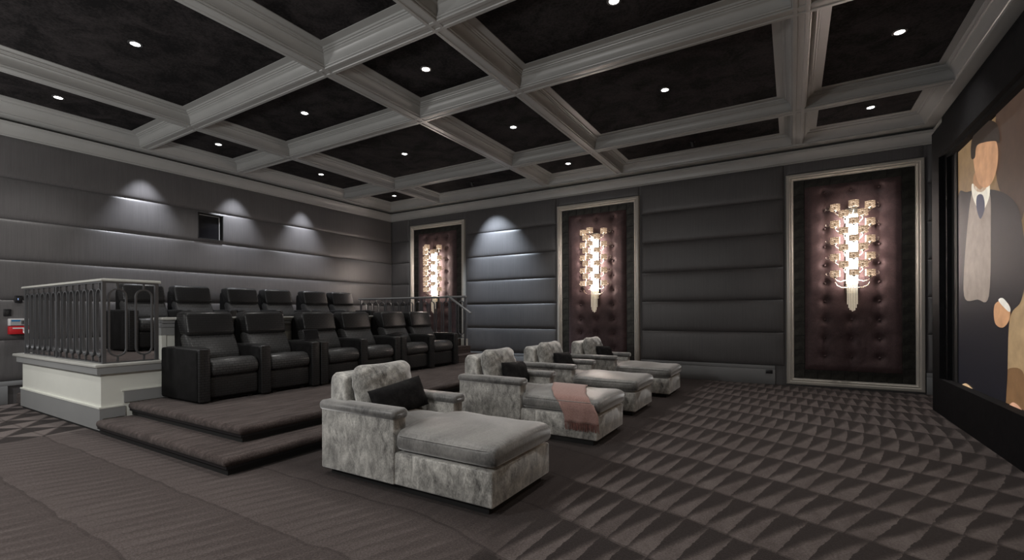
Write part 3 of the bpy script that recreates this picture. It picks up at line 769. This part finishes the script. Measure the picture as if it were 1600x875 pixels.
# tablet propped on the armrest, second one lying flat
M_SCRN = mat('dark_glass', (.012, .012, .013), .12, spec=.6)
tb = tag(empty('tablet', (4.36, -5.88, 1.0)), 'black tablet propped upright on the armrest in the front row', 'tablet')
b = bmesh.new(); box(b, -.006, .006, -.13, .13, 0, .175, .005); b.transform(Matrix.Rotation(R(-22), 4, 'Y')); obj('case', b, M_BLACK, tb)
b = BM((.0062, .0075, -.118, .118, .012, .163)); b.transform(Matrix.Rotation(R(-22), 4, 'Y')); obj('display', b, M_SCRN, tb, 0)
b = bmesh.new(); box(b, -.09, .07, -.13, .13, -.0, .008, .003); obj('stand_flap', b, M_BLACK, tb)
tb = tag(empty('tablet_cover', (4.36, -4.17, 1.012)), 'thin dark tablet lying tilted on the armrest farther along', 'tablet')
b = bmesh.new(); box(b, -.11, .11, -.14, .14, .012, .024, .005); b.transform(Matrix.Rotation(R(8), 4, 'X')); obj('case', b, M_BLACK, tb)
b = BM((-.1, .1, -.13, .13, .0245, .0255)); b.transform(Matrix.Rotation(R(8), 4, 'X')); obj('display', b, M_SCRN, tb, 0)
b = bmesh.new(); box(b, -.05, .05, -.10, .10, -.012, .012, .003); obj('stand_flap', b, M_BLACK, tb)

# ------------------------------------------------------------------ chaises
CW, CL = .89, 1.80          # local: x 0 (back) .. CL (foot), y 0 .. CW
def rring(x, y0, y1, z0, z1, r, n=5, crown=0, wav=0, ph=0):
    pts = []
    for (cy_, cz_, a0) in ((y1-r, z1-r, 0), (y0+r, z1-r, 90), (y0+r, z0+r, 180), (y1-r, z0+r, 270)):
        for k in range(n+1):
            a = R(a0+90*k/n); pts.append([x, cy_+r*math.cos(a), cz_+r*math.sin(a)])
    # densify the top run
    out = []
    N = len(pts)
    for i in range(N):
        out.append(pts[i]); q = pts[(i+1) % N]
        if abs(q[1]-pts[i][1]) > .2:
            for k in range(1, 10): s = k/10; out.append([x, pts[i][1]+(q[1]-pts[i][1])*s, pts[i][2]])
        elif abs(q[2]-pts[i][2]) > .03:
            for k in range(1, 3): s = k/3; out.append([x, pts[i][1], pts[i][2]+(q[2]-pts[i][2])*s])
    mid = (z0+z1)/2; hw = (y1-y0)/2; cm = (y0+y1)/2
    for p in out:
        v = (p[1]-cm)/hw
        if p[2] > mid: p[2] += crown*(1-v*v)+wav*(math.sin(9*p[1]+ph+7*x)+math.sin(17*x+ph*2+3*p[1]))
        p[1] += math.copysign(wav*1.2*math.sin(13*x+ph), v)*(abs(v) > .8)
    return [tuple(p) for p in out]
def make_chaise(loc):
    r0 = empty('chaise_lounge', loc)
    obj('plinth', BM((.06, CL-.07, .06, CW-.06, 0, .065)), M_PLINTH, r0, 0)
    b = bmesh.new(); box(b, .02, CL-.01, .012, CW-.012, .06, .315, .016, 3); obj('base', b, M_CRUSH, r0, 40)
    for s, y0 in ((0, 0), (1, CW-.14)):
        b = bmesh.new(); box(b, 0, .875, y0, y0+.14, .06, .575, .014, 3); a = obj('arm', b, M_CRUSH, r0, 40)
        b = bmesh.new(); ya, yb_ = (y0-.022, y0+.15) if s == 0 else (y0-.01, y0+.162)
        loft(b, [rring(x, ya+q, yb_-q, .565+q*.6, .648-q*.6, .038-q*.3) for x, q in ((-.012, .03), (-.008, .012), (.01, 0), (.45, 0), (.868, 0), (.894, .012), (.900, .03))])
        obj('arm_roll', b, M_CRUSHT, a, 60)
    b = bmesh.new(); slab(b, rnd_poly([(.02, .30), (.26, .30), (.22, .86), (.06, .885), (.02, .84)], .045), .075, CW-.075, .035); obj('backrest', b, M_CRUSH, r0, 60)
    # T-shaped seat cushion, lofted from head to foot
    rings = []
    for k, (x, q, wd) in enumerate(((.27, .06, 0), (.29, .02, 0), (.4, 0, 0), (.60, 0, 0), (.80, 0, 0), (.872, 0, .0), (.885, 0.008, .5), (.90, .004, .96), (.94, 0, 1), (1.05, 0, 1), (1.2, 0, 1), (1.35, 0, 1), (1.5, 0, 1), (1.62, 0, 1), (1.72, .0, .995), (1.775, .008, .985), (1.80, .025, .97), (1.812, .05, .95))):
        yy = .145-.14*wd
        end = max(0, 1-((x-1.05)/.78)**2) if x > 1.05 else 1
        rings.append(rring(x, yy+q*.4, CW-yy-q*.4, .33+q*.6, .475-q*.6, .055-q*.5, 5, .055*(.35+.65*end), .0035, .7))
    b = bmesh.new(); loft(b, rings); sc_ = obj('seat_cushion', b, M_CRUSHT, r0, 60)
    b = bmesh.new(); tube(b, [(.93, .006, .452), (1.3, .004, .452), (1.70, .006, .452), (1.785, .022, .450), (1.808, .06, .448), (1.808, CW-.06, .448), (1.785, CW-.022, .45), (1.70, CW-.006, .452), (.93, CW-.006, .452)], .0045, 6); obj('piping', b, M_CRUSHT, sc_)
    b = pillow(.66, .49, .26, 22, .018, 3, .014, .10); b.transform(Matrix.Translation((.36, CW/2, .475)) @ Matrix.Rotation(R(-11), 4, 'Y')); obj('back_cushion', b, M_CRUSH, r0, 70)
    return r0
CY = [-7.72, -5.765, -4.155, -2.545]
cl = ['nearest grey crushed-velvet chaise with the front corner closest to the camera', 'second grey velvet chaise, with a pink throw over its footrest', 'third grey velvet chaise from the camera, behind the one with the throw', 'farthest grey velvet chaise, in front of the middle framed panel']
pl = ['black lumbar pillow on the nearest chaise', 'black lumbar pillow on the chaise with the pink throw', 'black lumbar pillow on the third chaise from the camera', 'black lumbar pillow on the farthest chaise']
ch0 = make_chaise((7.045, CY[0], 0))
b = pillow(.60, .29, .16, 16, .0, 5, .004); b.transform(Matrix.Rotation(R(-20), 4, 'Y')); pmesh = obj('lumbar_pillow', b, M_BLKV, None, 70)
for i, y in enumerate(CY):
    o = ch0 if i == 0 else copy_tree(ch0, (7.045+(-.06 if i == 2 else .01*i), y, 0))
    tag(o, cl[i], 'chaise', 'grey velvet chaises')
    if i == 0: p = pmesh
    else: p = bpy.data.objects.new('lumbar_pillow', pmesh.data); COL.objects.link(p)
    p.location = (o.location.x+.565, y+CW/2+(.06 if i else .0), .505); p.rotation_euler = (R((7, -4, -3, -4)[i]), 0, R((-4, 3, 2, -3)[i]))
    tag(p, pl[i], 'pillow', 'black lumbar pillows')

# pink throw on the second chaise, laid aslant and hanging over the near side
M_THROW = mat('pink_wool', (.42, .235, .20), .9, sheen=.4, spec=.15)
t = NT(M_THROW); n = t.noise(t.mapping(t.coord(), (1, 1, 1)), 90, 3, .7); t.base(t.ramp(n, [(.3, (.27, .16, .14)), (.7, (.42, .265, .235))])); t.bump(n, .3, .004)
th = tag(empty('throw_blanket', (8.4, -5.3, .5)), 'pink wool throw with fringe draped over the second chaise', 'blanket')
ox = 7.055; oy = CY[1]
def cush_top(X, Y):
    x = X-ox; v = (Y-oy-CW/2)/(CW/2); end = max(0, 1-((x-1.05)/.78)**2) if x > 1.05 else 1
    return .475+.055*(.35+.65*end)*(1-v*v)
path = []
for k in range(19):                       # across the cushion, far to near
    path.append(('t', oy+CW-.03-(CW-.034)*(1-(1-k/18)**1.5)))
path += [('e', .0)]+[('d', s) for s in (.03, .06, .10, .13, .16, .19)]
def throw_pt(k, s):
    """k index down the path, s 0..1 across"""
    kind, val = path[k]
    f = k/(len(path)-1)
    x0 = 7.97+(8.49-7.97)*min(1, f*1.12); w = .44-.05*f
    X = x0+w*s+.006*math.sin(9*f*3+s*5)
    if kind == 't':
        Y = val; a_ = max(0, min(.055, Y-oy-.004)); Z = cush_top(X, Y)-.055+math.sqrt(max(0, .055**2-(.055-a_)**2))+.016
    elif kind == 'e': Y = oy-.016; Z = cush_top(X, oy)-.035
    else: Y = oy-.022-.010*math.sin(s*14+val*6)*(val/.1)*.6-.004; Z = cush_top(X, oy)-.05-val
    return (X-8.4, Y+5.3, Z-.5)
b = bmesh.new(); V = grid(b, [[throw_pt(k, s/16) for s in range(17)] for k in range(len(path))])
o = obj('cloth', b, M_THROW, th, 80); md = o.modifiers.new('thickness', 'SOLIDIFY'); md.thickness = .007; md.offset = 0
fm = None
for s in range(34):
    q = Vector(throw_pt(len(path)-1, (s+.5)/34)); 
    b = bmesh.new(); dx = random.uniform(-.006, .006); L = random.uniform(.06, .085)
    tube(b, [q+Vector((0, 0, .01)), q+Vector((dx*.5, -.003, -L*.5)), q+Vector((dx, 0, -L))], .0038, 5); obj('fringe_tassel', b, mat('pink_wool_fringe', (.22, .10, .085), .9), o, 0)

# ------------------------------------------------------------------ little things on the back wall
wbx = tag(empty('wall_dispenser', (.06, -8.09, 1.10)), 'white box with grille above a red box on back wall, left of the railing', 'wall box')
M_WP = mat('white_plastic', (.62, .62, .62), .4); M_RED = mat('red_plastic', (.50, .012, .018), .4); M_BLUE = mat('blue_label', (.02, .16, .36), .4)
def W(n_, b_, mt, par=wbx, sm=0):
    o = obj(n_, b_, mt, par, sm); o.data.transform(Matrix.Translation((-.06, 8.09, -1.10))); return o
b = bmesh.new(); box(b, 0.0, .13, -8.20, -7.98, 1.235, 1.345, .008); up_ = W('upper_box', b, M_WP, sm=40)
W('front_panel', BM((.13, .133, -8.185, -7.985, 1.24, 1.33)), mat('pale_grey_plastic', (.33, .34, .35), .5))
W('label_strip', BM((.133, .135, -8.175, -8.08, 1.30, 1.325)), M_BLUE)
for k in range(5): W('grille_bar', BM((.133, .137, -8.065+k*.016, -8.057+k*.016, 1.255, 1.315)), M_BLACK)
b = bmesh.new(); box(b, 0.0, .14, -8.20, -7.98, 1.10, 1.225, .008); W('lower_box', b, M_RED, sm=40)
W('label_strip', BM((.14, .142, -8.165, -8.03, 1.185, 1.205)), M_WP)
b = bmesh.new(); grid(b, [[(.142+.05*i/5+.012*math.sin(j*2.1+i), -8.06+.07*j/5, 1.20-.11*i/5*(1-.3*abs(j-2.5)/2.5)) for j in range(6)] for i in range(6)]); o = W('tissue', b, M_WP, sm=60)
for nm, y, z, lab in (('wall_switch', -8.08, 1.655, 'black wall switch plate with small lit marks, upper of two'), ('wall_switch', -8.205, 1.44, 'plain black wall plate, lower of two at the left edge')):
    o = tag(empty(nm, (.055, y, z)), lab, 'switch')
    b = bmesh.new(); box(b, -.03, .008, -.042, .042, -.055, .055, .004); obj('cover_plate', b, M_BLACK, o)
    b = bmesh.new(); box(b, .008, .012, -.018, .018, -.03, .03, .002); obj('rocker', b, M_VOID, o)
    if z > 1.6:
        b = BM((.012, .0135, -.012, -.004, .004, .012), (.012, .0135, -.012, -.004, -.012, -.004)); obj('indicator', b, mat('blue_indicator', (.2, .3, .6), .4, emit=(.4, .55, 1), estr=1.2), o, 0)

for nm in ('downlight_lens', 'candle_bulb', 'crystal_shade_glow', 'hanging_crystal', 'blue_indicator'):
    MATS[nm].cycles.emission_sampling = 'NONE'
for k_, M_ in MATS.items():
    if k_.startswith('picture_') and k_ != 'picture_tan': M_.cycles.emission_sampling = 'NONE'
